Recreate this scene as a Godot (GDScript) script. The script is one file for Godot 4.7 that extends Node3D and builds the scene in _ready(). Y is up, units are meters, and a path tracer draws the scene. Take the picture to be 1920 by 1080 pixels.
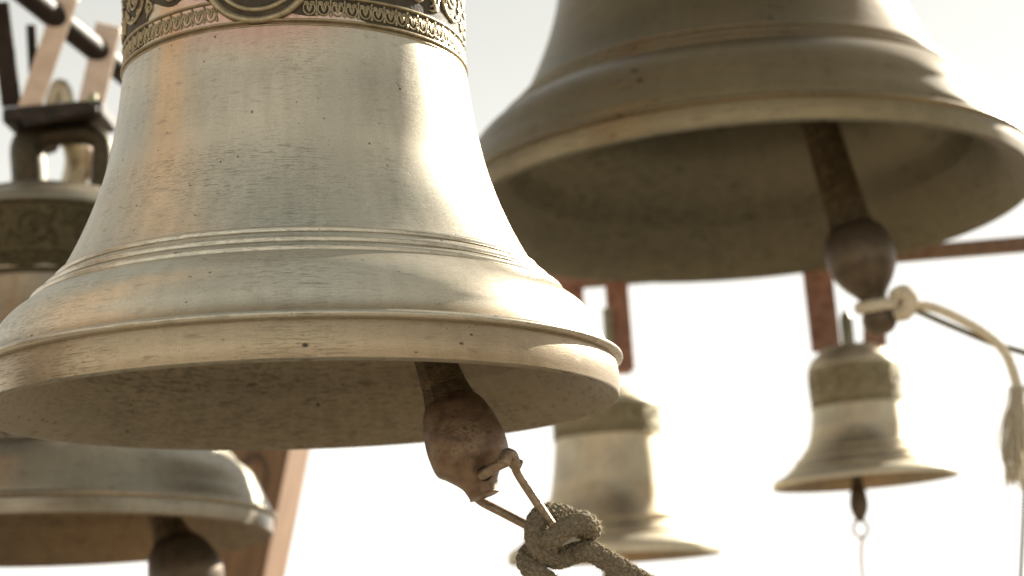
extends Node3D
# Church bells hung from iron beams in front of a hazy bright sky, seen from below. Metres, y up.

var rng := RandomNumberGenerator.new()
var used := {}
var M := {}

# ---------------------------------------------------------------- helpers
func V(x: float, y: float, z: float) -> Vector3:
	return Vector3(x, y, z)

func numbered(called: String) -> String:
	if not used.has(called):
		used[called] = 0
		return called
	used[called] += 1
	return "%s_%03d" % [called, used[called]]

func thing(called: String, label: String, category: String, at: Vector3, group := "") -> Node3D:
	var o := Node3D.new()
	o.name = numbered(called)
	add_child(o)
	o.position = at
	o.set_meta("label", label)
	o.set_meta("category", category)
	if group:
		o.set_meta("group", group)
	return o

func part(called: String, mesh: Mesh, mat: Material, parent: Node3D) -> MeshInstance3D:
	var m := MeshInstance3D.new()
	var n := 0
	var free := called
	while parent.has_node(NodePath(free)):
		n += 1
		free = "%s_%03d" % [called, n]
	m.name = free
	m.mesh = mesh
	if mat:
		m.material_override = mat
	parent.add_child(m, true)
	return m

func grid_mesh(P: PackedVector3Array, N: PackedVector3Array, UV: PackedVector2Array, rows: int, cols: int, other := false) -> ArrayMesh:
	var idx := PackedInt32Array()
	for i in rows - 1:
		for j in cols - 1:
			var a := i * cols + j
			var b := a + 1
			var c := a + cols
			var d := c + 1
			if other:
				idx.append_array([a, b, c, b, d, c])
			else:
				idx.append_array([a, c, b, b, c, d])
	var arr := []
	arr.resize(Mesh.ARRAY_MAX)
	arr[Mesh.ARRAY_VERTEX] = P
	arr[Mesh.ARRAY_NORMAL] = N
	arr[Mesh.ARRAY_TEX_UV] = UV
	arr[Mesh.ARRAY_INDEX] = idx
	var am := ArrayMesh.new()
	am.add_surface_from_arrays(Mesh.PRIMITIVE_TRIANGLES, arr)
	return am

# Catmull-Rom through (r, y) pairs
func smooth_profile(pts: Array, per := 6) -> PackedVector2Array:
	var out := PackedVector2Array()
	var n := pts.size()
	for i in n - 1:
		var p0: Vector2 = pts[max(i - 1, 0)]
		var p1: Vector2 = pts[i]
		var p2: Vector2 = pts[i + 1]
		var p3: Vector2 = pts[min(i + 2, n - 1)]
		for k in per:
			out.append(p1.cubic_interpolate(p2, p0, p3, float(k) / per))
	out.append(pts[n - 1])
	return out

func prof(flat: Array, scale := 1.0) -> Array:
	var out := []
	for i in range(0, flat.size(), 2):
		out.append(Vector2(flat[i], flat[i + 1]) * scale)
	return out

# surface of revolution about y; camera-facing side is angle 0; profile given bottom to top with the outside to its right
func lathe(pr: PackedVector2Array, seg := 128, v0 := 0.0, v1 := 1.0, flip := false, wobble := 0.0) -> ArrayMesh:
	var P := PackedVector3Array()
	var N := PackedVector3Array()
	var UV := PackedVector2Array()
	var n := pr.size()
	var lens := PackedFloat32Array([0.0])
	for i in range(1, n):
		lens.append(lens[i - 1] + pr[i].distance_to(pr[i - 1]))
	for i in n:
		var t := pr[min(i + 1, n - 1)] - pr[max(i - 1, 0)]
		var nn := Vector2(t.y, -t.x).normalized()
		if flip:
			nn = -nn
		for j in seg + 1:
			var th := -PI + TAU * j / seg
			var r := pr[i].x
			if wobble > 0.0:
				r += wobble * (sin(th * 3.0 + pr[i].y * 9.0) + 0.6 * sin(th * 7.0 + 1.3 + pr[i].y * 31.0) + 0.4 * sin(th * 17.0 + pr[i].y * 60.0))
			P.append(Vector3(r * sin(th), pr[i].y, r * cos(th)))
			N.append(Vector3(nn.x * sin(th), nn.y, nn.x * cos(th)))
			UV.append(Vector2(float(j) / seg, lerpf(v0, v1, lens[i] / lens[n - 1])))
	return grid_mesh(P, N, UV, n, seg + 1, flip)

func curve_points(pts: Array, per := 8) -> PackedVector3Array:
	var out := PackedVector3Array()
	var n := pts.size()
	for i in n - 1:
		var p0: Vector3 = pts[max(i - 1, 0)]
		var p1: Vector3 = pts[i]
		var p2: Vector3 = pts[i + 1]
		var p3: Vector3 = pts[min(i + 2, n - 1)]
		for k in per:
			out.append(p1.cubic_interpolate(p2, p0, p3, float(k) / per))
	out.append(pts[n - 1])
	return out

# swept tube; radii one per point or a single value; shape(angle, distance) multiplies the radius
func tube(path: PackedVector3Array, radii: PackedFloat32Array, sides := 10, caps := true, shape = null) -> ArrayMesh:
	var st := SurfaceTool.new()
	st.begin(Mesh.PRIMITIVE_TRIANGLES)
	add_tube(st, path, radii, sides, caps, shape)
	st.generate_normals()
	return st.commit()

func add_tube(st: SurfaceTool, path: PackedVector3Array, radii: PackedFloat32Array, sides := 10, caps := true, shape = null) -> void:
	var n := path.size()
	var t0 := (path[1] - path[0]).normalized()
	var u := t0.cross(Vector3.UP if absf(t0.y) < 0.9 else Vector3.RIGHT).normalized()
	var rings := []
	var s := 0.0
	for i in n:
		var t := (path[min(i + 1, n - 1)] - path[max(i - 1, 0)]).normalized()
		u = (u - t * u.dot(t)).normalized()
		var w := t.cross(u)
		if i > 0:
			s += path[i].distance_to(path[i - 1])
		var r := radii[min(i, radii.size() - 1)]
		var ring := PackedVector3Array()
		for j in sides:
			var a := TAU * j / sides
			var k: float = shape.call(a, s) if shape != null else 1.0
			ring.append(path[i] + (u * cos(a) + w * sin(a)) * r * k)
		rings.append(ring)
	st.set_smooth_group(0)
	s = 0.0
	for i in n - 1:
		var ds := path[i + 1].distance_to(path[i])
		for j in sides:
			var q := (j + 1) % sides
			var a: Vector3 = rings[i][j]
			var b: Vector3 = rings[i][q]
			var c: Vector3 = rings[i + 1][j]
			var d: Vector3 = rings[i + 1][q]
			var ua := float(j) / sides
			var ub := float(j + 1) / sides
			for v in [[a, ua, s], [c, ua, s + ds], [b, ub, s], [b, ub, s], [c, ua, s + ds], [d, ub, s + ds]]:
				st.set_uv(Vector2(v[1], v[2] * 20.0))
				st.add_vertex(v[0])
		s += ds
	if caps:
		st.set_smooth_group(-1)
		for e in [0, n - 1]:
			for j in sides:
				var q := (j + 1) % sides
				st.set_uv(Vector2.ZERO)
				if e == 0:
					st.add_vertex(path[e]); st.add_vertex(rings[e][j]); st.add_vertex(rings[e][q])
				else:
					st.add_vertex(path[e]); st.add_vertex(rings[e][q]); st.add_vertex(rings[e][j])

# box with chamfered edges, axes a (half length) b c around centre o
func add_slab(st: SurfaceTool, o: Vector3, a: Vector3, b: Vector3, c: Vector3, bev := 0.0015) -> void:
	if a.cross(b).dot(c) < 0.0:
		c = -c
	var ax := [a, b, c]
	var la := [a.length(), b.length(), c.length()]
	st.set_smooth_group(-1)
	var corner := func(sx: float, sy: float, sz: float, face: int) -> Vector3:
		var s := [sx, sy, sz]
		var p := o
		for k in 3:
			var l: float = la[k] if k == face else maxf(la[k] - bev, la[k] * 0.5)
			p += ax[k] / la[k] * l * s[k]
		return p
	var quad := func(p: Array) -> void:
		var nrm: Vector3 = (p[1] - p[0]).cross(p[2] - p[0])
		if nrm.dot((p[0] + p[2]) * 0.5 - o) > 0.0:
			p.reverse()
		for k in [0, 1, 2, 0, 2, 3]:
			st.add_vertex(p[k])
	for f in 3:
		var g := (f + 1) % 3
		var h := (f + 2) % 3
		for s: float in [-1.0, 1.0]:
			var q := []
			for e in [[-1.0, -1.0], [1.0, -1.0], [1.0, 1.0], [-1.0, 1.0]]:
				var t := [0.0, 0.0, 0.0]
				t[f] = s; t[g] = e[0]; t[h] = e[1]
				q.append(corner.call(t[0], t[1], t[2], f))
			quad.call(q)
		# edges between faces g and h running along f
		for s1: float in [-1.0, 1.0]:
			for s2: float in [-1.0, 1.0]:
				var q := []
				for e in [[-1.0, g], [1.0, g], [1.0, h], [-1.0, h]]:
					var t := [0.0, 0.0, 0.0]
					t[f] = e[0]; t[g] = s1; t[h] = s2
					q.append(corner.call(t[0], t[1], t[2], int(e[1])))
				quad.call(q)
	for sx: float in [-1.0, 1.0]:
		for sy: float in [-1.0, 1.0]:
			for sz: float in [-1.0, 1.0]:
				var tri := [corner.call(sx, sy, sz, 0), corner.call(sx, sy, sz, 1), corner.call(sx, sy, sz, 2)]
				var nrm: Vector3 = (tri[1] - tri[0]).cross(tri[2] - tri[0])
				if nrm.dot(tri[0] - o) > 0.0:
					tri.reverse()
				for p in tri:
					st.add_vertex(p)

func slab(o: Vector3, a: Vector3, b: Vector3, c: Vector3, bev := 0.0015) -> ArrayMesh:
	var st := SurfaceTool.new()
	st.begin(Mesh.PRIMITIVE_TRIANGLES)
	add_slab(st, o, a, b, c, bev)
	st.generate_normals()
	return st.commit()

# flat bar between two points; wide = direction of its width
func flat_bar(p: Vector3, q: Vector3, wide: Vector3, width: float, thick: float, bev := 0.0015) -> ArrayMesh:
	var l := (q - p) * 0.5
	var w := (wide - l.normalized() * wide.dot(l.normalized())).normalized()
	var t := l.normalized().cross(w)
	return slab((p + q) * 0.5, l, w * width * 0.5, t * thick * 0.5, bev)

func moved(pts: Array, by: Vector3) -> Array:
	var out := []
	for p in pts:
		out.append(p - by)
	return out

# ---------------------------------------------------------------- materials
func noise(freq: float, sd: int, oct := 4, kind := FastNoiseLite.TYPE_SIMPLEX_SMOOTH) -> FastNoiseLite:
	var n := FastNoiseLite.new()
	n.noise_type = kind
	n.seed = sd
	n.frequency = freq
	n.fractal_octaves = oct
	return n

func bytes(n: FastNoiseLite, w: int, h: int, W: int, H: int) -> PackedByteArray:
	var im := n.get_seamless_image(w, h)
	im.convert(Image.FORMAT_L8)
	if w != W or h != H:
		im.resize(W, H, Image.INTERPOLATE_CUBIC)
	return im.get_data()

func tex(d: PackedByteArray, w: int, h: int, fmt: int) -> ImageTexture:
	return ImageTexture.create_from_image(Image.create_from_data(w, h, false, fmt, d))

# turned, brushed, weathered bronze: [colour, roughness, height]
func bronze_maps(W: int, H: int, sd: int, streaks: float, pits: int, blotch: float, grime_v: float) -> Array:
	var fine := bytes(noise(0.42, sd, 2), 120, H, W, H)
	var finer := bytes(noise(0.45, sd + 9, 1), 420, H, W, H)
	var patch := bytes(noise(0.012, sd + 1, 3), 256, 128, W, H)
	var tone := bytes(noise(0.011, sd + 2, 4), 256, 128, W, H)
	var hue := bytes(noise(0.009, sd + 3, 3), 256, 128, W, H)
	var spot := bytes(noise(0.09, sd + 4, 4), 512, 512, W, H)
	var col := PackedByteArray()
	col.resize(W * H * 3)
	var rou := PackedByteArray()
	rou.resize(W * H)
	var hei := PackedByteArray()
	hei.resize(W * H)
	var runs := bytes(noise(0.16, sd + 5, 3), 512, 40, W, H)
	var g := 12345 + sd
	for y in H:
		var v := float(y) / H
		for x in W:
			var i := y * W + x
			g = (g * 1103515245 + 12345) & 0x7fffffff
			var grain := ((g >> 12) & 255) / 255.0 - 0.5
			var m := clampf((patch[i] / 255.0 - 0.33) * 3.0, 0.25, 1.0)
			var ln := maxf(smoothstep(0.60, 0.80, fine[i] / 255.0), 0.8 * smoothstep(0.66, 0.85, finer[i] / 255.0)) * m * streaks
			var k := 1.0 + (tone[i] / 255.0 - 0.5) * 0.5 * blotch + grain * 0.10
			k *= 1.0 - 0.24 * ln
			var sp := smoothstep(0.70, 0.86, spot[i] / 255.0)
			k *= 1.0 - 0.16 * sp * blotch
			k *= 1.0 + (runs[i] / 255.0 - 0.5) * 0.07
			var hu := (hue[i] / 255.0 - 0.5) * 1.1 * blotch
			var r := 0.80 * k * (1.0 + 0.07 * hu)
			var gg := 0.80 * k * (1.0 - 0.02 * hu)
			var b := 0.80 * k * (1.0 - 0.10 * hu)
			if grime_v > 0.0:  # grime edge under the band, plus reflections painted on lip and waist
				var tw := tone[i] / 255.0 - 0.5
				var lip := 1.0 - smoothstep(0.085, 0.12, v + tw * 0.03)
				r *= 1.0 - 0.20 * lip; gg *= 1.0 - 0.255 * lip; b *= 1.0 - 0.325 * lip  # browner lip: patina plus a dim ground reflection painted in
				var pink_refl := 1.0 - smoothstep(0.035, 0.115, sqrt(pow((float(x) / W - 0.492) * 1.1, 2.0) + pow((v - 0.85) * 0.8, 2.0)) + tw * 0.05)  # soft pink reflection painted into the waist colour
				r *= 1.0 + 0.03 * pink_refl; gg *= 1.0 - 0.11 * pink_refl; b *= 1.0 - 0.11 * pink_refl
				var d := (grime_v - v) * 60.0 + (spot[i] / 255.0 - 0.5) * 1.6
				if d < 0.5 and v < grime_v + 0.05:
					var q := clampf(1.0 - (d + 0.1) * 2.2, 0.0, 1.0) * 0.7
					r = lerpf(r, 0.25, q); gg = lerpf(gg, 0.25, q); b = lerpf(b, 0.20, q)
			col[i * 3] = clampi(int(r * 255), 0, 255)
			col[i * 3 + 1] = clampi(int(gg * 255), 0, 255)
			col[i * 3 + 2] = clampi(int(b * 255), 0, 255)
			rou[i] = clampi(int((0.62 + 0.22 * ln + 0.35 * (tone[i] / 255.0 - 0.5) + 0.15 * sp + grain * 0.08) * 255), 20, 255)
			hei[i] = clampi(int((0.75 - 0.45 * ln + grain * 0.12 + (spot[i] / 255.0 - 0.5) * 0.25) * 255), 0, 255)
	# casting pits
	var pr := RandomNumberGenerator.new()
	pr.seed = sd * 7 + 5
	for n in pits:
		var cx := pr.randi_range(6, W - 7)
		var cy := pr.randi_range(6, H - 7)
		var big := pr.randf()
		var rx := 0.6 + 1.9 * pow(big, 9.0)
		var ry := rx * pr.randf_range(0.7, 1.7)
		var deep := pr.randf_range(0.35, 0.8)
		for yy in range(-5, 6):
			for xx in range(-5, 6):
				var q := 1.0 - sqrt(pow(xx / rx, 2.0) + pow(yy / ry, 2.0)) * 0.75
				if q <= 0.0:
					continue
				q = minf(1.0, q * 2.0) * deep
				var i := (cy + yy) * W + cx + xx
				for c in 3:
					col[i * 3 + c] = int(col[i * 3 + c] * (1.0 - 0.75 * q))
				rou[i] = int(lerpf(rou[i], 235, q))
				hei[i] = int(hei[i] * (1.0 - 0.8 * q))
	return [tex(col, W, H, Image.FORMAT_RGB8), tex(rou, W, H, Image.FORMAT_L8), tex(hei, W, H, Image.FORMAT_L8)]

func mat(lin: Color, rough: float, metal: float) -> StandardMaterial3D:
	var m := StandardMaterial3D.new()
	m.albedo_color = lin.linear_to_srgb()
	m.roughness = rough
	m.metallic = metal
	m.metallic_specular = 0.4
	return m

func bronze(lin: Color, rough: float, metal: float, maps: Array, relief: float) -> StandardMaterial3D:
	var m := mat(lin, rough, metal)
	m.albedo_texture = maps[0]
	m.roughness_texture = maps[1]
	m.heightmap_enabled = true
	m.heightmap_texture = maps[2]
	m.heightmap_scale = relief
	return m

func ramp_tex(n: FastNoiseLite, colors: Array, size := 512) -> NoiseTexture2D:
	var t := NoiseTexture2D.new()
	t.width = size
	t.height = size
	t.seamless = true
	t.noise = n
	var g := Gradient.new()
	var off := PackedFloat32Array()
	var cs := PackedColorArray()
	for i in colors.size():
		off.append(float(i) / (colors.size() - 1))
		cs.append(colors[i])
	g.offsets = off
	g.colors = cs
	t.color_ramp = g
	return t

func bump_tex(n: FastNoiseLite, size := 512) -> NoiseTexture2D:
	var t := NoiseTexture2D.new()
	t.width = size
	t.height = size
	t.seamless = true
	t.noise = n
	return t

func rough_stuff(colors: Array, scale: float, rough: float, metal: float, relief: float, sd: int) -> StandardMaterial3D:
	var m := mat(Color(1, 1, 1), rough, metal)
	m.albedo_texture = ramp_tex(noise(0.012, sd, 5), colors)
	m.heightmap_enabled = true
	m.heightmap_texture = bump_tex(noise(0.05, sd + 1, 4))
	m.heightmap_scale = relief
	m.uv1_triplanar = true
	m.uv1_scale = Vector3.ONE * scale
	return m

func make_materials() -> void:
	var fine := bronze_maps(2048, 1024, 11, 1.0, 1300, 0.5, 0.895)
	var coarse := bronze_maps(1024, 512, 31, 0.8, 160, 0.8, 0.0)
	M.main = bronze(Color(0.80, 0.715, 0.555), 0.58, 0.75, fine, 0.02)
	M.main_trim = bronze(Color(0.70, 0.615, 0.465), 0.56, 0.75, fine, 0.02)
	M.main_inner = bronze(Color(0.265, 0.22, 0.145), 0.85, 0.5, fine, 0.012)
	M.band_ground = rough_stuff([Color(0.19, 0.165, 0.125), Color(0.25, 0.22, 0.165), Color(0.31, 0.275, 0.205)], 9.0, 0.75, 0.25, 0.03, 51)
	M.ornament = rough_stuff([Color(0.44, 0.395, 0.305), Color(0.55, 0.50, 0.395), Color(0.63, 0.575, 0.46)], 14.0, 0.45, 0.80, 0.015, 55)
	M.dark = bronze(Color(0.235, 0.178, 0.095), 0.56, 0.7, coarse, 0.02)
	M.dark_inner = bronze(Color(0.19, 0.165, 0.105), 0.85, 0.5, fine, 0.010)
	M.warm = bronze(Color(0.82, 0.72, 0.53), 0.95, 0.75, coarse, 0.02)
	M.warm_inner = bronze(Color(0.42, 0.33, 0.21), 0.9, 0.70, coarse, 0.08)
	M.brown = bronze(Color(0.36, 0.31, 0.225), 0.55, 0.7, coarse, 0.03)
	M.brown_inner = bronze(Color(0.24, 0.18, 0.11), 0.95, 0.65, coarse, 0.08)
	M.band_far = rough_stuff([Color(0.42, 0.39, 0.31), Color(0.52, 0.48, 0.38), Color(0.60, 0.56, 0.45)], 14.0, 0.55, 0.8, 0.03, 71)
	M.band_brown = rough_stuff([Color(0.20, 0.18, 0.13), Color(0.29, 0.26, 0.18), Color(0.36, 0.32, 0.23)], 12.0, 0.6, 0.75, 0.03, 73)
	M.clapper = rough_stuff([Color(0.235, 0.20, 0.155), Color(0.34, 0.28, 0.215), Color(0.43, 0.335, 0.26), Color(0.47, 0.40, 0.305), Color(0.27, 0.235, 0.175)], 9.0, 0.48, 0.4, 0.05, 81)
	M.shaft = rough_stuff([Color(0.22, 0.19, 0.13), Color(0.30, 0.25, 0.17), Color(0.42, 0.36, 0.25)], 11.0, 0.75, 0.35, 0.14, 85)
	M.rod = rough_stuff([Color(0.38, 0.32, 0.25), Color(0.50, 0.43, 0.345), Color(0.60, 0.53, 0.44)], 16.0, 0.5, 0.55, 0.05, 91)
	M.rust = rough_stuff([Color(0.40, 0.28, 0.23), Color(0.50, 0.36, 0.30), Color(0.58, 0.44, 0.37), Color(0.46, 0.36, 0.31)], 6.0, 0.6, 0.2, 0.04, 95)
	M.black_iron = rough_stuff([Color(0.10, 0.085, 0.07), Color(0.16, 0.13, 0.10), Color(0.22, 0.18, 0.14)], 6.0, 0.55, 0.4, 0.04, 99)
	M.strap = rough_stuff([Color(0.68, 0.60, 0.53), Color(0.75, 0.67, 0.60), Color(0.81, 0.74, 0.67)], 5.0, 0.5, 0.25, 0.02, 103)  # pale tone holds the sunlight on the straps
	M.rope = rough_stuff([Color(0.28, 0.25, 0.20), Color(0.41, 0.37, 0.30), Color(0.53, 0.485, 0.40)], 40.0, 0.95, 0.0, 0.03, 107)
	M.cream_rope = rough_stuff([Color(0.62, 0.58, 0.50), Color(0.76, 0.72, 0.63), Color(0.85, 0.82, 0.74)], 20.0, 0.95, 0.0, 0.03, 109)
	M.cream_rope.backlight_enabled = true
	M.cream_rope.backlight = Color(0.6, 0.56, 0.46)
	M.dark_rope = rough_stuff([Color(0.22, 0.20, 0.13), Color(0.32, 0.29, 0.20), Color(0.38, 0.34, 0.24)], 20.0, 0.9, 0.0, 0.03, 113)
	M.fuzz = mat(Color(0.30, 0.25, 0.17), 1.0, 0.0)
	M.fuzz.backlight_enabled = true
	M.fuzz.backlight = Color(0.5, 0.45, 0.35)
	M.bolt = rough_stuff([Color(0.42, 0.42, 0.34), Color(0.55, 0.54, 0.44)], 9.0, 0.45, 0.7, 0.02, 117)
	M.canon = rough_stuff([Color(0.17, 0.155, 0.11), Color(0.24, 0.21, 0.15), Color(0.30, 0.26, 0.19)], 9.0, 0.5, 0.6, 0.04, 143)
	M.iron_brown = rough_stuff([Color(0.32, 0.25, 0.20), Color(0.42, 0.33, 0.265), Color(0.48, 0.39, 0.32)], 6.0, 0.6, 0.3, 0.04, 147)
	M.iron_ball = rough_stuff([Color(0.20, 0.175, 0.135), Color(0.29, 0.25, 0.195), Color(0.35, 0.295, 0.23), Color(0.27, 0.235, 0.18)], 6.0, 0.45, 0.5, 0.05, 151)
	M.wood = wood_material()
	M.post = rough_stuff([Color(0.47, 0.37, 0.27), Color(0.55, 0.44, 0.33), Color(0.61, 0.50, 0.38)], 3.0, 0.7, 0.0, 0.05, 141)

func wood_material() -> StandardMaterial3D:
	var W := 512
	var H := 1024
	var a := bytes(noise(0.06, 131, 4), 512, 48, W, H)
	var b := bytes(noise(0.22, 133, 2), 512, 24, W, H)
	var warp := bytes(noise(0.01, 135, 3), 256, 256, W, H)
	var col := PackedByteArray()
	col.resize(W * H * 3)
	var hei := PackedByteArray()
	hei.resize(W * H)
	for y in H:
		for x in W:
			var i := y * W + x
			# a knot in the grain
			var kx := (x - 398.0) / 40.0
			var ky := (y - 412.0) / 44.0
			var kr := sqrt(kx * kx + ky * ky)
			var g := a[i] / 255.0 * 0.7 + b[i] / 255.0 * 0.3
			var ringed := 0.5 + 0.5 * sin(kr * 9.0 + warp[i] / 255.0 * 6.0)
			g = lerpf(g, ringed, exp(-maxf(kr - 0.6, 0.0) * 1.3) * 0.8)
			var core := smoothstep(0.95, 1.25, kr) * (1.0 - smoothstep(1.35, 1.9, kr))
			var k := (0.62 + 0.5 * g) * (1.0 - 0.35 * core)
			col[i * 3] = clampi(int(122 * k), 0, 255)
			col[i * 3 + 1] = clampi(int(93 * k), 0, 255)
			col[i * 3 + 2] = clampi(int(67 * k), 0, 255)
			hei[i] = clampi(int(g * 255), 0, 255)
	var m := mat(Color(1, 1, 1), 0.6, 0.0)
	m.albedo_texture = tex(col, W, H, Image.FORMAT_RGB8)
	m.heightmap_enabled = true
	m.heightmap_texture = tex(hei, W, H, Image.FORMAT_L8)
	m.heightmap_scale = 0.08
	return m

# ---------------------------------------------------------------- bells
# profiles in units of the lip radius: r, height
const WIDE := [1.0, 0.0, 1.003, 0.03, 1.002, 0.06, 0.996, 0.10, 0.985, 0.13, 0.965, 0.17, 0.952, 0.205, 0.932, 0.243, 0.903, 0.278, 0.868, 0.306, 0.830, 0.335, 0.796, 0.365, 0.764, 0.40, 0.735, 0.446, 0.702, 0.51, 0.671, 0.58, 0.640, 0.66, 0.612, 0.75, 0.590, 0.85, 0.572, 0.95, 0.561, 1.04, 0.556, 1.08, 0.551, 1.12, 0.549, 1.40]
const NARROW := [1.0, 0.0, 0.998, 0.045, 0.965, 0.08, 0.88, 0.122, 0.81, 0.165, 0.765, 0.22, 0.69, 0.30, 0.62, 0.375, 0.57, 0.46, 0.535, 0.56, 0.507, 0.70, 0.492, 0.82, 0.490, 0.86, 0.49, 1.24]
const MIDDLE := [1.0, 0.0, 1.003, 0.05, 0.985, 0.10, 0.905, 0.15, 0.83, 0.20, 0.765, 0.275, 0.68, 0.37, 0.615, 0.48, 0.57, 0.62, 0.535, 0.80, 0.505, 1.04, 0.500, 1.12, 0.505, 1.16, 0.505, 1.41]

func bead(r: float, y: float, w: float, h: float, sink: float, R: float, slope := 0.0) -> PackedVector2Array:
	# a half-round moulding w tall standing h proud of radius r
	var out := PackedVector2Array()
	for i in 13:
		var a := -PI / 2 + PI * i / 12
		var p := Vector2(cos(a) * (h + sink) - sink, sin(a) * w * 0.5)
		out.append((Vector2(r, y) + p.rotated(slope)) * R)
	return out

func make_bell(called: String, label: String, at: Vector3, turn: Vector3, R: float, shape: Array, outer: Material, inner: Material, trim: Material, rings: Array, head: float, group: String) -> Node3D:
	var t := thing(called, label, "bell", at, group)
	t.rotation = turn
	var pts := prof(shape, R)
	var top: Vector2 = pts[pts.size() - 1]
	var sh := smooth_profile(pts, 6)
	part("shell", lathe(sh, 192, 0.0, 1.0, false, R * 0.0007), outer, t)
	# shoulder and head
	var hd := prof([top.x / R, top.y / R, top.x / R * 0.985, top.y / R + 0.035 * head, top.x / R * 0.90, top.y / R + 0.085 * head, top.x / R * 0.74, top.y / R + 0.125 * head, top.x / R * 0.70, top.y / R + 0.15 * head, top.x / R * 0.55, top.y / R + 0.168 * head, 0.0, top.y / R + 0.175 * head], R)
	part("shoulder", lathe(smooth_profile(hd, 5), 128), trim, t)
	# lip underside and inside wall, read from outside to inside
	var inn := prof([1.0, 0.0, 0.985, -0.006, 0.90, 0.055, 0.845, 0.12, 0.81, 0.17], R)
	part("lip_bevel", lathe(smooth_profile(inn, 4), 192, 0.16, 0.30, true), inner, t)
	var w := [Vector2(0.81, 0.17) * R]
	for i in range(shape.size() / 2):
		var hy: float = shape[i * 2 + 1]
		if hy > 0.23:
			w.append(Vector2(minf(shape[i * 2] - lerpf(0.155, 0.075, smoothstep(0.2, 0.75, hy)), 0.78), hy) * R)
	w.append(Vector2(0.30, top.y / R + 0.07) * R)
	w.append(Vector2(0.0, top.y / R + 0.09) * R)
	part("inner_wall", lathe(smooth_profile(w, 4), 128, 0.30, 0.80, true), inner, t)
	for r in rings:
		var shaped := bead(r[0], r[1], r[2], r[3], 0.02, R, r[4]) if r.size() > 4 else step(r[0], r[1], r[2], R)
		part("moulding", lathe(shaped, 192, 0.25 + r[1] * 0.3, 0.29 + r[1] * 0.3), trim, t)
	return t

# a small stepped fillet: a ledge standing out proud of the flare at height y, its face dropping straight down
func step(r: float, y: float, out: float, R: float) -> PackedVector2Array:
	var p := prof([r - 0.020, y - out * 1.9, r + out * 0.80, y - out * 1.05, r + out * 0.98, y - out * 0.75, r + out * 1.0, y - out * 0.20, r + out * 0.90, y + 0.001, r + out * 0.60, y + 0.0045, r, y + 0.006, r - 0.02, y + 0.012], R)
	return smooth_profile(p, 4)

# ---- relief ornament, flat motifs (x along the band, y up, in metres) bent round the bell
func bend(p: Vector3, r: float) -> Vector3:
	var a := p.x / r
	return Vector3((r + p.z) * sin(a), p.y, (r + p.z) * cos(a))

func stroke(st: SurfaceTool, pts: Array, w0: float, w1: float, r: float, per := 5) -> void:
	var path := curve_points(pts, per)
	var bent := PackedVector3Array()
	var rad := PackedFloat32Array()
	for i in path.size():
		bent.append(bend(path[i], r))
		var f := float(i) / (path.size() - 1)
		rad.append(lerpf(w0, w1, f))
	add_tube(st, bent, rad, 6, true)

func blob(st: SurfaceTool, x: float, y: float, rx: float, ry: float, z: float, r: float) -> void:
	stroke(st, [V(x, y - ry, -z * 0.3), V(x, y - ry * 0.5, z * 0.3), V(x, y + ry * 0.5, z * 0.3), V(x, y + ry, -z * 0.3)], rx, rx * 0.7, r, 2)

func spiral(cx: float, cy: float, r0: float, r1: float, a0: float, turns: float, z := 0.0) -> Array:
	var out := []
	var n := int(absf(turns) * 10) + 2
	for i in n + 1:
		var f := float(i) / n
		var a := a0 + TAU * turns * f
		var q := lerpf(r0, r1, f)
		out.append(V(cx + cos(a) * q, cy + sin(a) * q, z))
	return out

func crest_motif(cell: float, h: float, r: float) -> ArrayMesh:
	# one cell of the small frieze: an open crescent with curled ends, a heart leaf inside, a drop between cells
	var st := SurfaceTool.new()
	st.begin(Mesh.PRIMITIVE_TRIANGLES)
	var w := h * 0.043
	for s: float in [-1.0, 1.0]:
		var arc := []
		for i in 9:
			var a := -PI / 2 + s * (PI * 0.80) * i / 8.0
			arc.append(V(cos(a) * cell * 0.40, h * 0.47 + sin(a) * h * 0.34, 0.0))
		var curl := spiral(s * cell * 0.20, h * 0.70, h * 0.14, h * 0.03, PI * (0.15 if s > 0 else 0.85), -0.9 * -s)
		stroke(st, arc + curl, w * 1.25, w * 0.9, r, 2)
		# heart lobes
		stroke(st, [V(0, h * 0.30, 0), V(s * cell * 0.10, h * 0.42, h * 0.02), V(s * cell * 0.13, h * 0.58, h * 0.02), V(s * cell * 0.05, h * 0.66, 0.0)], w * 0.8, w * 1.3, r, 3)
		# sprigs beside the drop
		stroke(st, [V(cell * 0.5, h * 0.32, 0), V(cell * 0.5 + s * cell * 0.06, h * 0.20, 0), V(cell * 0.5 + s * cell * 0.14, h * 0.13, 0)], w * 0.7, w * 0.5, r, 2)
		blob(st, s * cell * 0.20, h * 0.70, w * 1.3, w * 1.4, h * 0.03, r)
	stroke(st, [V(0, h * 0.28, 0), V(0, h * 0.45, h * 0.02), V(0, h * 0.56, 0)], w * 0.7, w * 1.2, r, 2)
	blob(st, cell * 0.5, h * 0.22, w * 1.5, h * 0.12, h * 0.05, r)
	stroke(st, [V(cell * 0.5, h * 0.30, 0), V(cell * 0.5, h * 0.55, 0), V(cell * 0.5, h * 0.88, 0)], w * 0.7, w * 1.0, r, 2)
	blob(st, cell * 0.5, h * 0.9, w * 1.6, h * 0.07, h * 0.05, r)
	st.generate_normals()
	return st.commit()

func leaf(st: SurfaceTool, x: float, y: float, dir: float, l: float, w: float, r: float, curl := 0.6) -> void:
	var p := []
	for i in 5:
		var f := i / 4.0
		var a := dir + curl * (f - 0.3)
		p.append(V(x + cos(a) * l * f, y + sin(a) * l * f, w * 0.3 * sin(f * PI)))
	stroke(st, p, w, w * 0.25, r, 3)

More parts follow.
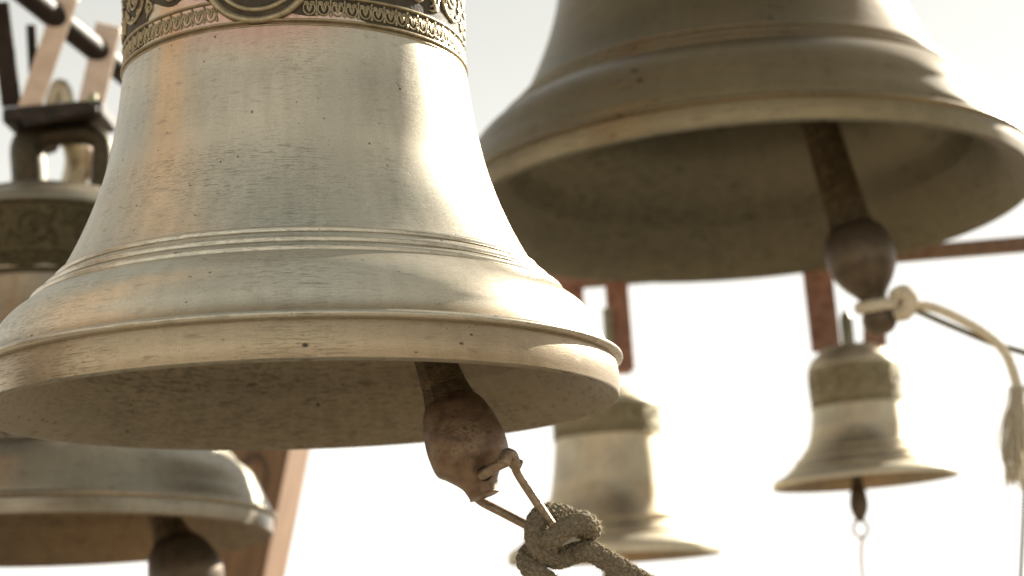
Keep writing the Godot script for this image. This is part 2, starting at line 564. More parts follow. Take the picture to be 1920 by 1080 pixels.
func scroll_motif(w: float, h: float, r: float, side: float) -> ArrayMesh:
	# one wave of the tall rinceau: a stem that rolls up into a spiral with a rosette, leaves on its back
	var st := SurfaceTool.new()
	st.begin(Mesh.PRIMITIVE_TRIANGLES)
	var k := h * 0.028
	var cy := h * (0.48 + 0.02 * side)
	var sp := spiral(0.0, cy, h * 0.44, h * 0.07, -side * PI * 0.95, side * 1.65)
	stroke(st, [V(-w * 0.52, h * 0.5 - side * h * 0.42, 0)] + sp, k * 1.25, k * 0.8, r, 2)
	for i in 7:
		var a := TAU * i / 7.0
		blob(st, cos(a) * h * 0.065, cy + sin(a) * h * 0.065, k * 1.1, k * 1.3, h * 0.02, r)
	blob(st, 0, cy, k * 1.2, k * 1.2, h * 0.05, r)
	for i in 9:
		var a := -side * PI * 0.8 + side * TAU * 1.0 * i / 9.0
		var q := h * (0.38 - 0.016 * i)
		leaf(st, cos(a) * q, cy + sin(a) * q, a + side * 0.9, h * 0.17, k * 1.5, r, side * 1.3)
		leaf(st, cos(a) * q * 0.93, cy + sin(a) * q * 0.93, a + PI + side * -1.0, h * 0.10, k * 1.2, r, side * -1.2)
	for i in 3:
		leaf(st, w * (0.34 + 0.05 * i), h * 0.5 + side * h * (0.10 + 0.11 * i), side * (0.4 + 0.5 * i), h * 0.18, k * 1.7, r, side * 1.5)
		leaf(st, w * 0.42, h * 0.5 - side * h * (0.05 + 0.14 * i), -side * (1.9 - 0.4 * i), h * 0.15, k * 1.4, r, -side * 1.2)
	stroke(st, spiral(w * 0.43, h * 0.5 - side * h * 0.33, h * 0.10, h * 0.02, side * PI * 0.4, -side * 1.2), k * 1.1, k * 0.8, r, 2)
	st.generate_normals()
	return st.commit()

func relief_band(t: Node3D, R: float, r: float, y0: float, y1: float, fine: bool, ground: Material, orn: Material) -> void:
	# y0..y1 in lip radii; bottom rings, small frieze, ring, tall frieze, ring
	var span := y1 - y0
	var g := PackedVector2Array([Vector2(r - 0.01, y0) * R, Vector2(r + 0.002, y0 + 0.002) * R, Vector2(r + 0.002, y0 + span * 0.5) * R, Vector2(r + 0.002, y1) * R, Vector2(r - 0.01, y1 + 0.002) * R])
	var band := part("relief_band", lathe(g, 192), ground, t)
	for b in [[y0 + 0.002, 0.012, 0.010], [y0 + 0.016, 0.014, 0.014], [y0 + 0.092, 0.013, 0.009], [y1 - 0.012, 0.014, 0.012]]:
		part("border_ring", lathe(bead(r, b[0], b[1], b[2], 0.004, R), 192), orn, band)
	var rr := (r + 0.0035) * R
	var cells := 80 if fine else 44
	var cell := TAU * rr / cells
	var fy := (y0 + 0.026) * R
	var fh := 0.060 * R
	var small := crest_motif(cell, fh, rr)
	var ty := (y0 + 0.104) * R
	var th := (y1 - y0 - 0.124) * R
	var n := 14
	var sw := deg_to_rad(23.2) * rr
	var up := scroll_motif(sw, th, rr, 1.0)
	var down := scroll_motif(sw, th, rr, -1.0)
	var mid := deg_to_rad(-4.4)
	if fine:
		var mr := 0.163 * R
		for i in cells:
			var a := mid + TAU * (i + 0.5) / cells
			if absf(wrapf(a - mid, -PI, PI)) * rr < mr * 0.80:
				continue
			var o := part("crest_ornament", small, orn, band)
			o.rotation.y = a
			o.position.y = fy
		for i in 14:
			var a := mid + deg_to_rad(18.0) + deg_to_rad(324.0) * (i + 0.5) / 14.0
			var o := part("scroll_ornament", up if i % 2 == 0 else down, orn, band)
			o.rotation.y = a
			o.position.y = ty
		# medallion over the frieze
		var cy := (y0 + 0.018) * R + mr
		var st := SurfaceTool.new()
		st.begin(Mesh.PRIMITIVE_TRIANGLES)
		for q in [[1.0, 0.0035, 0.0012], [0.945, 0.0022, 0.0002], [0.80, 0.0026, 0.0018]]:
			var path := PackedVector3Array()
			for i in 73:
				var a := TAU * i / 72
				path.append(bend(V(cos(a) * mr * q[0], cy + sin(a) * mr * q[0], q[2]), rr))
			add_tube(st, path, PackedFloat32Array([q[1]]), 8, false)
		st.generate_normals()
		var med := part("medallion_frame", st.commit(), orn, band)
		med.rotation.y = mid
		var P := PackedVector3Array()
		var N := PackedVector3Array()
		var U := PackedVector2Array()
		for i in 13:
			for j in 49:
				var q := mr * 0.99 * i / 12.0
				var a := TAU * j / 48
				var z := 0.0022 if i > 9 else 0.0008
				P.append(bend(V(cos(a) * q, cy + sin(a) * q, z), rr))
				var an := cos(a) * q / rr
				N.append(V(sin(an), 0, cos(an)))
				U.append(Vector2(cos(a), sin(a)) * i / 12.0)
		var disc := part("medallion_disc", grid_mesh(P, N, U, 13, 49, true), ground, band)
		disc.rotation.y = mid
	else:
		var st := SurfaceTool.new()
		st.begin(Mesh.PRIMITIVE_TRIANGLES)
		for i in cells:
			st.append_from(small, 0, Transform3D(Basis(Vector3.UP, TAU * i / cells), V(0, fy, 0)))
		for i in n:
			st.append_from(up if i % 2 == 0 else down, 0, Transform3D(Basis(Vector3.UP, TAU * (i + 0.3) / n), V(0, ty, 0)))
		part("scroll_relief", st.commit(), orn, band)

# ---------------------------------------------------------------- clappers
# pivot and a point on the axis; stations (distance from the pivot, radius)
func make_clapper(label: String, pivot: Vector3, tip: Vector3, shaft: Array, ball: Array, mat_shaft: Material, mat_ball: Material) -> Node3D:
	var t := thing("clapper", label, "clapper", pivot)
	var d := (tip - pivot).normalized()
	var y := -d
	var x := y.cross(V(0, 0, 1)).normalized()
	t.basis = Basis(x, y, x.cross(y))
	var s := PackedVector2Array()
	for i in range(shaft.size() - 2, -1, -2):
		s.append(Vector2(shaft[i + 1], -shaft[i]))
	part("shaft", faceted(s, 8), mat_shaft, t)
	var b := []
	for i in range(ball.size() - 2, -1, -2):
		b.append(Vector2(ball[i + 1], -ball[i]))
	part("ball", lathe(smooth_profile(b, 6), 96, 0, 1, false, 0.0005), mat_ball, t)
	return t

func faceted(pr: PackedVector2Array, sides: int) -> ArrayMesh:
	# forged bar: flat sides with narrow chamfers between them
	var st := SurfaceTool.new()
	st.begin(Mesh.PRIMITIVE_TRIANGLES)
	st.set_smooth_group(-1)
	var ang := []
	for k in 4:
		for o: float in [-0.30, 0.30]:
			ang.append(PI / 2 * k + PI / 4 + o + 0.5)
	for i in pr.size() - 1:
		for j in ang.size():
			var a0: float = ang[j]
			var a1: float = ang[(j + 1) % ang.size()]
			var q := [V(pr[i].x * sin(a0), pr[i].y, pr[i].x * cos(a0)), V(pr[i].x * sin(a1), pr[i].y, pr[i].x * cos(a1)), V(pr[i + 1].x * sin(a1), pr[i + 1].y, pr[i + 1].x * cos(a1)), V(pr[i + 1].x * sin(a0), pr[i + 1].y, pr[i + 1].x * cos(a0))]
			for k in [0, 2, 1, 0, 3, 2]:
				st.add_vertex(q[k])
	st.generate_normals()
	return st.commit()

func braid(a: float, s: float) -> float:
	var k := 640.0
	var p := 8.0 * a + s * k
	var q := 8.0 * a - s * k
	var over := sin(p * 0.5 + q * 0.5) * sin(p * 0.5 - q * 0.5)
	var h := absf(cos(p * 0.5)) if over > 0.0 else absf(cos(q * 0.5))
	return 0.76 + 0.28 * sqrt(h)

func twist(a: float, s: float) -> float:
	return 0.84 + 0.17 * sqrt(absf(cos(1.5 * a + s * 260.0)))

func resample(path: PackedVector3Array, step: float) -> PackedVector3Array:
	var c := Curve3D.new()
	for p in path:
		c.add_point(p)
	c.bake_interval = step
	return c.get_baked_points()

func fuzz(path: PackedVector3Array, r: float, count: int, length: float, thick: float) -> ArrayMesh:
	var st := SurfaceTool.new()
	st.begin(Mesh.PRIMITIVE_TRIANGLES)
	for n in count:
		var i := rng.randi_range(1, path.size() - 2)
		var t := (path[i + 1] - path[i - 1]).normalized()
		var d := Vector3(rng.randfn(), rng.randfn(), rng.randfn())
		d = (d - t * d.dot(t)).normalized()
		var p := path[i] + d * r * 0.92
		var l := length * rng.randf_range(0.3, 1.0)
		var e := p + (d * 0.8 + t * rng.randf_range(-0.9, 0.9) + Vector3(rng.randfn(), rng.randfn(), rng.randfn()) * 0.2) * l
		var m := (p + e) * 0.5 + Vector3(rng.randfn(), rng.randfn(), rng.randfn()) * l * 0.15
		for w in [t.cross(d).normalized(), t]:
			var o: Vector3 = w * thick
			st.add_vertex(p - o); st.add_vertex(p + o); st.add_vertex(m + o * 0.8)
			st.add_vertex(p - o); st.add_vertex(m + o * 0.8); st.add_vertex(m - o * 0.8)
			st.add_vertex(m - o * 0.8); st.add_vertex(m + o * 0.8); st.add_vertex(e)
	st.generate_normals()
	return st.commit()

# ---------------------------------------------------------------- sky
func sky_image(sun: Vector3) -> Image:
	var W := 512
	var H := 256
	var im := Image.create(W, H, false, Image.FORMAT_RGBF)
	var hor := Vector3(0.37, 0.36, 0.335)
	var top := Vector3(0.107, 0.112, 0.104)
	var ground := Vector3(0.175, 0.142, 0.10)
	for y in H:
		var el := PI / 2 - PI * (y + 0.5) / H
		for x in W:
			var az := TAU * (x + 0.5) / W
			var d := V(sin(az) * cos(el), sin(el), -cos(az) * cos(el))
			var c: Vector3
			var toward := 0.5 + 0.5 * V(d.x, 0, d.z).normalized().dot(V(sun.x, 0, sun.z).normalized())
			var f := exp(-pow(maxf(el, 0.0) / deg_to_rad(lerpf(20.0, 14.0, toward)), 1.5))
			c = top.lerp(hor * lerpf(1.85, 1.0, smoothstep(0.15, 0.75, toward)), f)
			var g := rad_to_deg(acos(clampf(d.dot(sun), -1.0, 1.0)))
			c += V(1.0, 0.97, 0.92) * 0.30 * exp(-g / 23.0)
			if el < 0.0:
				c = c.lerp(ground, smoothstep(0.0, deg_to_rad(4.0), -el))
			im.set_pixel(x, y, Color(c.x, c.y, c.z))
	return im

# ---------------------------------------------------------------- scene
func _ready() -> void:
	rng.seed = 7
	var sun_dir := V(0.655, 0.455, -0.64).normalized()
	# camera
	var cam := Camera3D.new()
	cam.name = "camera"
	cam.basis = Basis(V(0.99856237, -0.05252538, -0.01069018), V(0.0536022, 0.9785022, 0.1991488), V(0.0, -0.19943551, 0.97991095))
	cam.position = V(0, 1.6, 0)
	cam.keep_aspect = Camera3D.KEEP_HEIGHT
	var at := CameraAttributesPhysical.new()
	at.frustum_focal_length = 75.65
	at.frustum_focus_distance = 1.56
	at.exposure_aperture = 5.4
	at.frustum_near = 0.05
	at.frustum_far = 100.0
	cam.attributes = at
	cam.fov = 18.026
	cam.near = 0.05
	cam.far = 100.0
	add_child(cam)
	cam.current = true
	# sky, light, exposure
	var we := WorldEnvironment.new()
	we.name = "world_environment"
	var env := Environment.new()
	env.background_mode = Environment.BG_SKY
	var sky := Sky.new()
	var pm := PanoramaSkyMaterial.new()
	pm.panorama = ImageTexture.create_from_image(sky_image(sun_dir))
	sky.sky_material = pm
	env.sky = sky
	env.tonemap_mode = Environment.TONE_MAPPER_LINEAR
	env.tonemap_exposure = 4.0
	env.sdfgi_enabled = true
	env.ssao_enabled = true
	env.ssil_enabled = true
	we.environment = env
	add_child(we)
	var sun := DirectionalLight3D.new()
	sun.name = "sun"
	sun.light_energy = 1.6
	sun.light_color = Color(1.0, 0.97, 0.91)
	sun.light_angular_distance = 0.5
	sun.shadow_enabled = true
	add_child(sun)
	sun.look_at_from_position(sun_dir * 10.0, Vector3.ZERO)

	make_materials()
	build_structure()
	build_bells()
	build_clappers()
	build_ropes()

func build_structure() -> void:
	# iron beam that carries the two small bells
	var a := V(-0.45, 2.286, -3.42)
	var b := V(1.45, 2.243, -2.94)
	var t := thing("iron_beam", "thin dull brown iron beam crossing behind the large dark bell on the right", "beam", (a + b) * 0.5)
	part("bar", flat_bar(a - t.position, b - t.position, V(0, 1, 0), 0.026, 0.026, 0.003), M.iron_brown, t)
	for f: float in [0.38, 0.79]:
		var p := a.lerp(b, f) - t.position
		var d := (b - a).normalized()
		part("collar", flat_bar(p - d * 0.004, p + d * 0.004, V(0, 1, 0), 0.029, 0.029, 0.001), M.iron_brown, t)
	# hanger of the small bell on the right
	t = thing("bell_hanger", "red-brown flat iron hanger bars holding the small bell at right", "hanger", V(0.585, 2.11, -3.145))
	for p in [[V(0.541, 2.268, -3.152), V(0.5455, 2.098, -3.152), 0.052], [V(0.640, 2.268, -3.128), V(0.626, 2.098, -3.128), 0.040]]:
		part("bar", flat_bar(p[0] - t.position, p[1] - t.position, V(1, 0, 0.2), p[2], 0.008), M.rust, t)
	part("bolt", tube(PackedVector3Array([V(-0.007, -0.02, 0.03), V(-0.007, 0.036, 0.03), V(-0.007, 0.046, 0.03), V(-0.007, 0.053, 0.03)]), PackedFloat32Array([0.0115, 0.0115, 0.008, 0.002]), 12), M.bolt, t)
	part("rivet", tube(PackedVector3Array([V(-0.045, 0.038, -0.004), V(-0.045, 0.038, 0.004)]), PackedFloat32Array([0.007]), 12), M.rust, t)
	# hanger of the bell half hidden behind the main bell
	t = thing("bell_hanger", "red-brown pair of flat hanger bars behind the rim of the large front bell", "hanger", V(0.155, 2.10, -3.25))
	for p in [[V(0.106, 2.29, -3.262), V(0.116, 2.095, -3.262), 0.044], [V(0.190, 2.29, -3.248), V(0.193, 2.097, -3.248), 0.042]]:
		part("bar", flat_bar(p[0] - t.position, p[1] - t.position, V(1, 0, 0.2), p[2], 0.008), M.rust, t)
	part("cross_plate", flat_bar(V(0.078, 2.276, -3.240) - t.position, V(0.215, 2.272, -3.210) - t.position, V(0, 1, 0), 0.034, 0.01), M.rust, t)
	part("bolt", tube(PackedVector3Array([V(0.014, 0.048, 0.02), V(0.014, 0.11, 0.02)]), PackedFloat32Array([0.008]), 12), M.bolt, t)
	part("foot_plate", flat_bar(V(0.165, 2.100, -3.248) - t.position, V(0.207, 2.098, -3.246) - t.position, V(0, 1, 0), 0.012, 0.03), M.rust, t)
	# dark iron beam upper left
	a = V(-0.7925, 2.6545, -2.2951)
	b = V(-0.3691, 2.4186, -3.3276)
	var d := (b - a).normalized()
	t = thing("iron_beam", "dark round iron beam sloping down from the upper left corner", "beam", a)
	part("bar", tube(PackedVector3Array([V(0, 0, 0), (b - a) * 0.5, b - a]), PackedFloat32Array([0.0195]), 24), M.black_iron, t)
	# hanger of the left bell: straps over the beam, cap plate
	var base := V(-0.6740, 2.4483, -2.6443)
	t = thing("bell_hanger", "slanting iron straps, the sunward pair coloured as sunlit, hooked over the dark sloping beam above the left bell", "hanger", base)
	for q in [[-0.004, V(-0.7148, 2.4384, -2.6184), V(-0.6506, 2.6009, -2.5925), 0.033, 1.0], [0.0, V(-0.6409, 2.4555, -2.6962), V(-0.6117, 2.5862, -2.6962), 0.040, 1.0], [0.0, V(-0.7455, 2.4607, -2.6443), V(-0.7509, 2.6101, -2.5925), 0.03, -1.0], [0.0, V(-0.7197, 2.4711, -2.6858), V(-0.7269, 2.6059, -2.6858), 0.016, -1.0]]:
		var s: float = q[4]
		var m: Material = M.strap if s > 0 else M.black_iron  # sunward straps pale, far ones black: light and shade put into colour
		var foot: Vector3 = q[1] - base
		var top: Vector3 = q[2] - base
		var wide := V(0.93, -0.22, -0.30)
		part("strap", flat_bar(top, foot, wide, q[3], 0.006), m, t)
		if s > 0:
			# the fold over the beam
			var st := SurfaceTool.new()
			st.begin(Mesh.PRIMITIVE_TRIANGLES)
			var l := (top - foot).normalized()
			var w := (wide - l * wide.dot(l)).normalized()
			var n := w.cross(l).normalized()
			if n.z < 0.0:
				n = -n
			var c := top - n * 0.021
			for k in 5:
				var a0 := PI * 0.7 * k / 5.0
				var a1 := PI * 0.7 * (k + 1) / 5.0
				var p0 := c + (n * cos(a0) + l * sin(a0)) * 0.021
				var p1 := c + (n * cos(a1) + l * sin(a1)) * 0.021
				add_slab(st, (p0 + p1) * 0.5, (p1 - p0) * 0.55, w * q[3] * 0.5, (n * cos((a0 + a1) / 2) + l * sin((a0 + a1) / 2)) * 0.003, 0.0008)
			st.generate_normals()
			part("strap_fold", st.commit(), m, t)
	part("cap_plate", slab(V(0.0, -0.010, -0.01), V(0.075, 0.003, 0), V(-0.0004, 0.012, 0), V(0, 0, 0.05), 0.003), M.black_iron, t)
	part("rail", flat_bar(V(-0.04, -0.030, 0.046), V(0.070, -0.012, 0.046), V(0, 1, 0), 0.012, 0.012, 0.002), M.black_iron, t)
	part("nut", tube(PackedVector3Array([V(0.060, 0.0, 0.034), V(0.060, 0.013, 0.034)]), PackedFloat32Array([0.008]), 6), M.bolt, t)
	part("yoke_end", tube(curve_points([V(-0.024, 0.0, -0.05), V(-0.022, 0.035, -0.05), V(-0.011, 0.060, -0.05), V(0.0, 0.040, -0.05), V(0.004, 0.0, -0.05)], 5), PackedFloat32Array([0.011]), 12), M.warm, t)
	# post of the bell frame, left of the photographer
	for q in [[V(-1.02, 0.0, -1.50), "square wooden post of the bell frame left of the large front bell", 0.13]]:
		t = thing("wooden_post", q[1], "timber", q[0])
		part("shaft", slab(V(0, 2.0, 0), V(0, 2.0, 0), V(q[2], 0, 0), V(0, 0, q[2]), 0.006), M.post, t)
	# wooden brace low at the left of the middle
	a = V(-0.36, 2.30, -3.27)
	b = V(-0.55, 1.52, -3.27)
	t = thing("wooden_brace", "brown knotty wooden brace slanting down behind the left bell", "timber", b)
	part("board", board(V(-0.3655, 2.20, -3.24) - b, V(-0.522, 1.52, -3.24) - b, 0.19, 0.13), M.wood, t)

func board(p: Vector3, q: Vector3, width: float, thick: float) -> ArrayMesh:
	# right front edge runs from p to q; the face lies left of it
	var l := (q - p)
	var w := V(-1, 0, 0)
	w = (w - l.normalized() * w.dot(l.normalized())).normalized()
	var n := V(0.0, 0, 1)
	var c := 0.004
	var st := SurfaceTool.new()
	st.begin(Mesh.PRIMITIVE_TRIANGLES)
	st.set_smooth_group(-1)
	var sec := [[Vector2(c, 0), 0.0], [Vector2(width - c, 0), 0.8], [Vector2(width, -c), 0.82], [Vector2(width, -thick), 1.0], [Vector2(0, -thick), -0.25], [Vector2(0, -c), -0.02]]
	var back := V(0.16, 0, -1).normalized()
	for i in sec.size():
		var s0 = sec[i]
		var s1 = sec[(i + 1) % sec.size()]
		var v := []
		for e in [[s0, p, 0.0], [s1, p, 0.0], [s1, q, 1.0], [s0, q, 1.0]]:
			var s: Vector2 = e[0][0]
			v.append([e[1] + w * s.x + back * -s.y, Vector2(1.0 - e[0][1], e[2])])
		for k in [0, 2, 1, 0, 3, 2]:
			st.set_uv(v[k][1])
			st.add_vertex(v[k][0])
	st.generate_normals()
	return st.commit()

func build_bells() -> void:
	var wide_rings := [[1.000, 0.117, 0.032, 0.017, 0.0], [0.826, 0.340, 0.014], [0.790, 0.373, 0.014], [0.757, 0.408, 0.013]]
	var t := make_bell("bell", "large polished pale bronze bell in front with scrollwork band and round medallion", V(-0.2041, 1.8402, -1.7051), V(0, 0, -0.01), 0.30, WIDE, M.main, M.main_inner, M.main_trim, wide_rings, 1.0, "bells hung in the frame")
	relief_band(t, 0.30, 0.549, 1.078, 1.40, true, M.band_ground, M.ornament)
	t = make_bell("bell", "large dark brown bronze bell at upper right with its shadowed inside showing", V(0.3584, 2.2532, -2.717), V(-0.0354, 0, 0), 0.44, WIDE, M.dark, M.dark_inner, M.dark, [[0.995, 0.075, 0.034, 0.014, 0.0], [0.834, 0.332, 0.012], [0.797, 0.365, 0.013], [0.766, 0.397, 0.013]], 1.0, "bells hung in the frame")
	t = make_bell("bell", "smallest pale bronze bell at lower right hanging free against the sky", V(0.594, 1.866, -3.156), V(0, 0, 0.022), 0.16, NARROW, M.warm, M.warm_inner, M.warm, [[0.945, 0.075, 0.03, 0.012, 0.9], [0.82, 0.16, 0.03, 0.012, 0.8], [0.715, 0.275, 0.03, 0.012, 0.8], [0.63, 0.365, 0.03, 0.012, 0.7]], 1.5, "bells hung in the frame")
	relief_band(t, 0.16, 0.490, 0.83, 1.26, false, M.band_far, M.band_far)
	t = make_bell("bell", "small tall bronze bell partly behind the rim and rope knot of the large front bell", V(0.1567, 1.7636, -3.2591), V(0, 0, 0), 0.19, MIDDLE, M.warm, M.warm_inner, M.warm, [[0.985, 0.075, 0.03, 0.012, 0.4], [0.83, 0.20, 0.03, 0.012, 0.85], [0.73, 0.32, 0.025, 0.012, 0.8], [0.70, 0.35, 0.025, 0.012, 0.75]], 1.0, "bells hung in the frame")
	relief_band(t, 0.19, 0.505, 1.13, 1.42, false, M.band_far, M.band_far)
	t = make_bell("bell", "dark brown bronze bell at the left edge behind the large front bell", V(-0.6954, 1.8001, -2.6420), V(-0.0443, 0, 0), 0.3279, WIDE, M.brown, M.brown_inner, M.brown, [[1.000, 0.075, 0.034, 0.020, 0.0], [0.826, 0.340, 0.014], [0.790, 0.373, 0.014], [0.757, 0.408, 0.013]], 1.0, "bells hung in the frame")
	relief_band(t, 0.3279, 0.549, 1.09, 1.42, false, M.band_brown, M.band_brown)
	# canons of the left bell: heavy loops of bronze on its head
	part("canon", tube(curve_points([V(0.082, 0.50, 0.02), V(0.086, 0.55, 0.02), V(0.087, 0.590, 0.02), V(0.076, 0.606, 0.02), V(0.05, 0.613, 0.02), V(-0.02, 0.61, 0.02)], 6), PackedFloat32Array([0.0145, 0.0145, 0.0145, 0.0145, 0.015, 0.015, 0.016]), 16), M.canon, t)
	part("canon", tube(curve_points([V(-0.018, 0.49, 0.025), V(-0.022, 0.55, 0.025), V(-0.024, 0.60, 0.02), V(0.0, 0.62, 0.0)], 6), PackedFloat32Array([0.027]), 16), M.canon, t)
	part("canon", tube(curve_points([V(0.005, 0.49, -0.075), V(0.015, 0.55, -0.08), V(0.030, 0.60, -0.06), V(0.03, 0.625, -0.02)], 6), PackedFloat32Array([0.020]), 16), M.warm, t)  # far loop in paler bronze, sunlight painted into its colour
	part("canon", tube(curve_points([V(0.058, 0.49, -0.075), V(0.060, 0.55, -0.08), V(0.050, 0.60, -0.06), V(0.03, 0.625, -0.02)], 6), PackedFloat32Array([0.014]), 16), M.strap, t)  # pinkish far loop, likewise coloured as sunlit

func build_clappers() -> void:
	var t := make_clapper("dark iron clapper with egg-shaped ball hanging out of the large front bell", V(-0.2073, 2.2932, -1.70), V(-0.0354, 1.7474, -1.66), [0.0, 0.013, 0.30, 0.0170, 0.436, 0.0185, 0.466, 0.0210, 0.482, 0.0245, 0.492, 0.0275], [0.470, 0.012, 0.479, 0.022, 0.486, 0.0275, 0.495, 0.0312, 0.510, 0.0350, 0.526, 0.0368, 0.542, 0.0350, 0.549, 0.0285, 0.557, 0.0212, 0.563, 0.0168, 0.569, 0.0148, 0.5735, 0.0138, 0.5755, 0.0130, 0.5756, 0.0], M.shaft, M.clapper)
	part("hole_rim", ring_mesh(V(0.0075, -0.5585, 0.0195), V(0.4, -0.45, 1.0), 0.0062, 0.0016), M.black_iron, t)
	make_clapper("dark iron clapper in the open mouth of the large upper right bell", V(0.4314, 2.6465, -2.6950), V(0.5364, 2.0517, -2.6180), [0.0000, 0.0242, 0.2750, 0.0275, 0.4400, 0.0314, 0.4730, 0.0374], [0.4455, 0.0220, 0.4598, 0.0374, 0.4730, 0.0462, 0.4972, 0.0508, 0.5225, 0.0484, 0.5445, 0.0374, 0.5632, 0.0231, 0.5742, 0.0182, 0.5852, 0.0193, 0.5973, 0.0248, 0.6105, 0.0248, 0.6226, 0.0154, 0.6270, 0.0000], M.shaft, M.iron_ball)
	make_clapper("small iron clapper below the smallest bell at lower right", V(0.582, 2.02, -3.155), V(0.577, 1.80, -3.15), [0.0, 0.006, 0.12, 0.0085, 0.17, 0.0105], [0.15, 0.006, 0.165, 0.012, 0.182, 0.0155, 0.196, 0.0160, 0.208, 0.0125, 0.218, 0.007, 0.221, 0.0], M.shaft, M.iron_ball)
	make_clapper("iron clapper tip just below the bell behind the rope knot", V(0.1534, 1.99, -3.26), V(0.1537, 1.7282, -3.26), [0.0, 0.008, 0.20, 0.0105, 0.228, 0.012], [0.21, 0.008, 0.226, 0.013, 0.25, 0.021, 0.268, 0.022, 0.29, 0.012, 0.296, 0.0], M.shaft, M.iron_ball)
	make_clapper("dark iron clapper below the left bell at the bottom edge of the picture", V(-0.6414, 2.1786, -2.6328), V(-0.4774, 1.7177, -2.6039), [0.0000, 0.0173, 0.2411, 0.0202, 0.3893, 0.0227, 0.4183, 0.0309], [0.3990, 0.0173, 0.4134, 0.0309, 0.4278, 0.0424, 0.4569, 0.0526, 0.4809, 0.0521, 0.5098, 0.0386, 0.5291, 0.0193, 0.5340, 0.0000], M.shaft, M.iron_ball)

func ring_mesh(c: Vector3, n: Vector3, r: float, thick: float) -> ArrayMesh:
	n = n.normalized()
	var u := n.cross(V(0, 1, 0)).normalized()
	var w := n.cross(u)
	var p := PackedVector3Array()
	for i in 25:
		var a := TAU * i / 24
		p.append(c + (u * cos(a) + w * sin(a)) * r)
	return tube(p, PackedFloat32Array([thick]), 8, false)

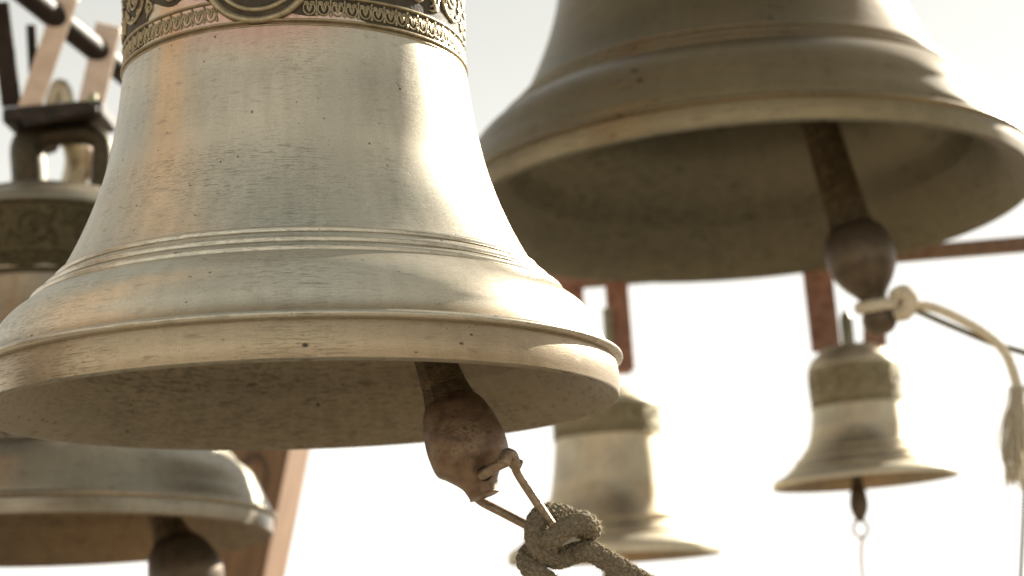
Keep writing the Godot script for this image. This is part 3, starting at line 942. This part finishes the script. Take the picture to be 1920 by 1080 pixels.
func build_ropes() -> void:
	# bent iron link through the end of the main clapper
	var base := V(-0.0317, 1.7646, -1.625)
	var t := thing("iron_link", "rusty bent iron rod link between the main clapper and the rope knot", "link", base)
	var pin := moved([V(-0.0360, 1.7630, -1.640), V(-0.0290, 1.7655, -1.627), V(-0.0202, 1.7687, -1.615), V(-0.0130, 1.7712, -1.612)], base)
	part("pin", tube(curve_points(pin, 5), PackedFloat32Array([0.0048]), 12), M.rod, t)
	part("eye", tube(curve_points(moved([V(-0.0155, 1.7690, -1.606), V(-0.0125, 1.7765, -1.608), V(-0.0085, 1.7760, -1.615), V(-0.0060, 1.7700, -1.620), V(-0.0015, 1.7672, -1.622)], base), 5), PackedFloat32Array([0.0062, 0.0066, 0.0058, 0.0062, 0.0055, 0.006]), 10), M.rod, t)
	var bow := moved([V(-0.0062, 1.7700, -1.624), V(-0.0030, 1.7610, -1.630), V(0.0095, 1.7394, -1.632), V(0.0205, 1.7210, -1.634), V(0.0258, 1.7120, -1.640), V(0.0240, 1.7070, -1.650), V(0.0150, 1.7090, -1.660), V(0.0006, 1.7187, -1.667), V(-0.0207, 1.7318, -1.675), V(-0.0400, 1.7440, -1.683), V(-0.0445, 1.7520, -1.686), V(-0.0410, 1.7600, -1.676), V(-0.0330, 1.7645, -1.655)], base)
	part("bow", tube(curve_points(bow, 8), PackedFloat32Array([0.0042]), 12), M.rod, t)
	# braided rope, knotted on the link
	base = V(0.0369, 1.7104, -1.64)
	t = thing("knotted_rope", "brown braided rope tied in a thick knot below the main clapper", "rope", base)
	var knot := [V(0.1757, 1.6065, -1.600), V(0.1257, 1.6425, -1.62), V(0.0949, 1.6641, -1.63), V(0.0725, 1.6802, -1.637), V(0.0565, 1.6900, -1.640), V(0.0437, 1.6892, -1.648), V(0.0262, 1.6854, -1.645), V(0.0127, 1.6937, -1.637), V(0.0088, 1.7093, -1.634), V(0.0139, 1.7231, -1.642), V(0.0277, 1.7270, -1.656), V(0.0410, 1.7221, -1.662), V(0.0533, 1.7106, -1.658), V(0.0591, 1.7095, -1.640), V(0.0514, 1.7156, -1.624), V(0.0368, 1.7104, -1.620), V(0.0241, 1.7020, -1.626), V(0.0114, 1.6953, -1.652), V(0.0026, 1.6913, -1.655), V(0.0003, 1.6834, -1.647), V(0.0070, 1.6742, -1.640), V(0.0192, 1.6632, -1.640), V(0.0345, 1.6481, -1.640), V(0.060, 1.620, -1.64)]
	var path := resample(curve_points(moved(knot, base), 10), 0.0008)
	part("cord", tube(path, PackedFloat32Array([0.0099]), 56, true, braid), M.rope, t)
	var fz := part("fuzz", fuzz(path, 0.0102, 4200, 0.0060, 0.00017), M.fuzz, t)
	fz.set_meta("kind", "stuff")
	# cream rope on the clapper of the dark bell
	base = V(0.5500, 2.0730, -2.5740)
	t = thing("cream_rope", "cream rope looped round the upper right clapper with a frayed end", "rope", base)
	var loop := []
	var cn := V(0.5293, 2.0779, -2.6180)
	for i in 11:
		var a := PI * 0.15 + TAU * 0.92 * i / 10.0
		loop.append(cn + V(0.008 + cos(a) * 0.029, -0.004 * sin(a) + cos(a) * 0.003, sin(a) * 0.029))
	part("loop", tube(curve_points(moved(loop, base), 24), PackedFloat32Array([0.0092]), 24, true, twist), M.cream_rope, t)
	part("knot", tube(curve_points(moved([V(0.5555, 2.0846, -2.5982), V(0.5643, 2.0884, -2.5850), V(0.5731, 2.0796, -2.5795), V(0.5709, 2.0642, -2.5850), V(0.5621, 2.0598, -2.5982), V(0.5588, 2.0730, -2.6092), V(0.5698, 2.0796, -2.6048)], base), 24), PackedFloat32Array([0.0116]), 24, true, twist), M.cream_rope, t)
	part("tail", tube(curve_points(moved([V(0.5676, 2.0730, -2.5960), V(0.5806, 2.0712, -2.5960), V(0.6069, 2.0640, -2.5850), V(0.6437, 2.0452, -2.5850), V(0.6796, 2.0198, -2.5850), V(0.7036, 1.9919, -2.5850), V(0.7137, 1.9541, -2.5850), V(0.7150, 1.9309, -2.5850)], base), 40), PackedFloat32Array([0.0070]), 24, true, twist), M.cream_rope, t)
	var st := SurfaceTool.new()
	st.begin(Mesh.PRIMITIVE_TRIANGLES)
	for n in 150:
		var o := V(rng.randfn() * 0.0045, 0, rng.randfn() * 0.0045)
		var p0 := V(0.7148, 1.9432, -2.5850) - base + o
		var l := rng.randf_range(0.07, 0.15)
		var sway := V(rng.randfn() * 0.006 - 0.012, 0, rng.randfn() * 0.006)
		var pts := [p0, p0 + V(0.001, -l * 0.33, 0) + o * 0.4 + sway * 0.4, p0 + V(-0.001, -l * 0.66, 0) + o * 0.8 + sway * 0.8, p0 + V(0, -l, 0) + o + sway * 1.1]
		add_tube(st, curve_points(pts, 4), PackedFloat32Array([0.0009]), 4, false)
	for n in 26:
		var p0 := V(0.7128, 1.93 - rng.randf() * 0.055, -2.585) - base
		var out := V(rng.randf_range(-1, 1), rng.randf_range(-0.3, 0.5), rng.randf_range(-1, 1)).normalized() * rng.randf_range(0.008, 0.018)
		add_tube(st, curve_points([p0, p0 + out, p0 + out + V(rng.randfn() * 0.004, -0.015, 0), p0 + out * 0.5 + V(0, -0.035, 0)], 4), PackedFloat32Array([0.0006]), 4, false)
	st.generate_normals()
	part("frayed_end", st.commit(), M.cream_rope, t).set_meta("kind", "stuff")
	# dark cord that runs on to the right
	base = V(0.5853, 2.0728, -2.6180)
	t = thing("dark_cord", "thin dark cord running right from the knot below the upper right bell", "cord", base)
	part("strand", tube(curve_points(moved([V(0.5676, 2.0774, -2.6125), V(0.5853, 2.0695, -2.6180), V(0.6208, 2.0503, -2.6180), V(0.6577, 2.0315, -2.6180), V(0.6948, 2.0129, -2.6180), V(0.7322, 1.9990, -2.6180), V(0.7846, 1.9804, -2.6180), V(0.8800, 1.9465, -2.6180)], base), 8), PackedFloat32Array([0.0046]), 10), M.dark_rope, t)
	t = thing("hanging_cord", "thin dark cord hanging at the lower right edge of the picture", "cord", V(0.7154, 1.8101, -2.6))
	part("strand", tube(curve_points([V(0.004, 0.06, 0), V(0, 0, 0), V(-0.0144, -0.0974, 0), V(-0.024, -0.157, 0)], 6), PackedFloat32Array([0.003]), 8), M.dark_rope, t)
	# ring and twisted wire under the smallest bell
	base = V(0.5768, 1.79, -3.15)
	t = thing("wire_pull", "bright ring and twisted wire under the smallest bell's clapper", "wire", base)
	part("ring", ring_mesh(V(0, -0.004, 0), V(0.35, 0, 1), 0.0145, 0.0030), M.iron_brown, t)
	st = SurfaceTool.new()
	st.begin(Mesh.PRIMITIVE_TRIANGLES)
	for s: float in [0.0, PI]:
		var p := PackedVector3Array()
		for i in 60:
			var f := i / 59.0
			p.append(V(0.002 - 0.006 * sin(f * 3.0) + cos(f * 24.0 + s) * 0.0028 * (1.0 - 0.5 * f), -0.018 - f * 0.10, sin(f * 24.0 + s) * 0.0028))
		add_tube(st, p, PackedFloat32Array([0.0019]), 6)
	st.generate_normals()
	part("twist", st.commit(), M.rod, t)
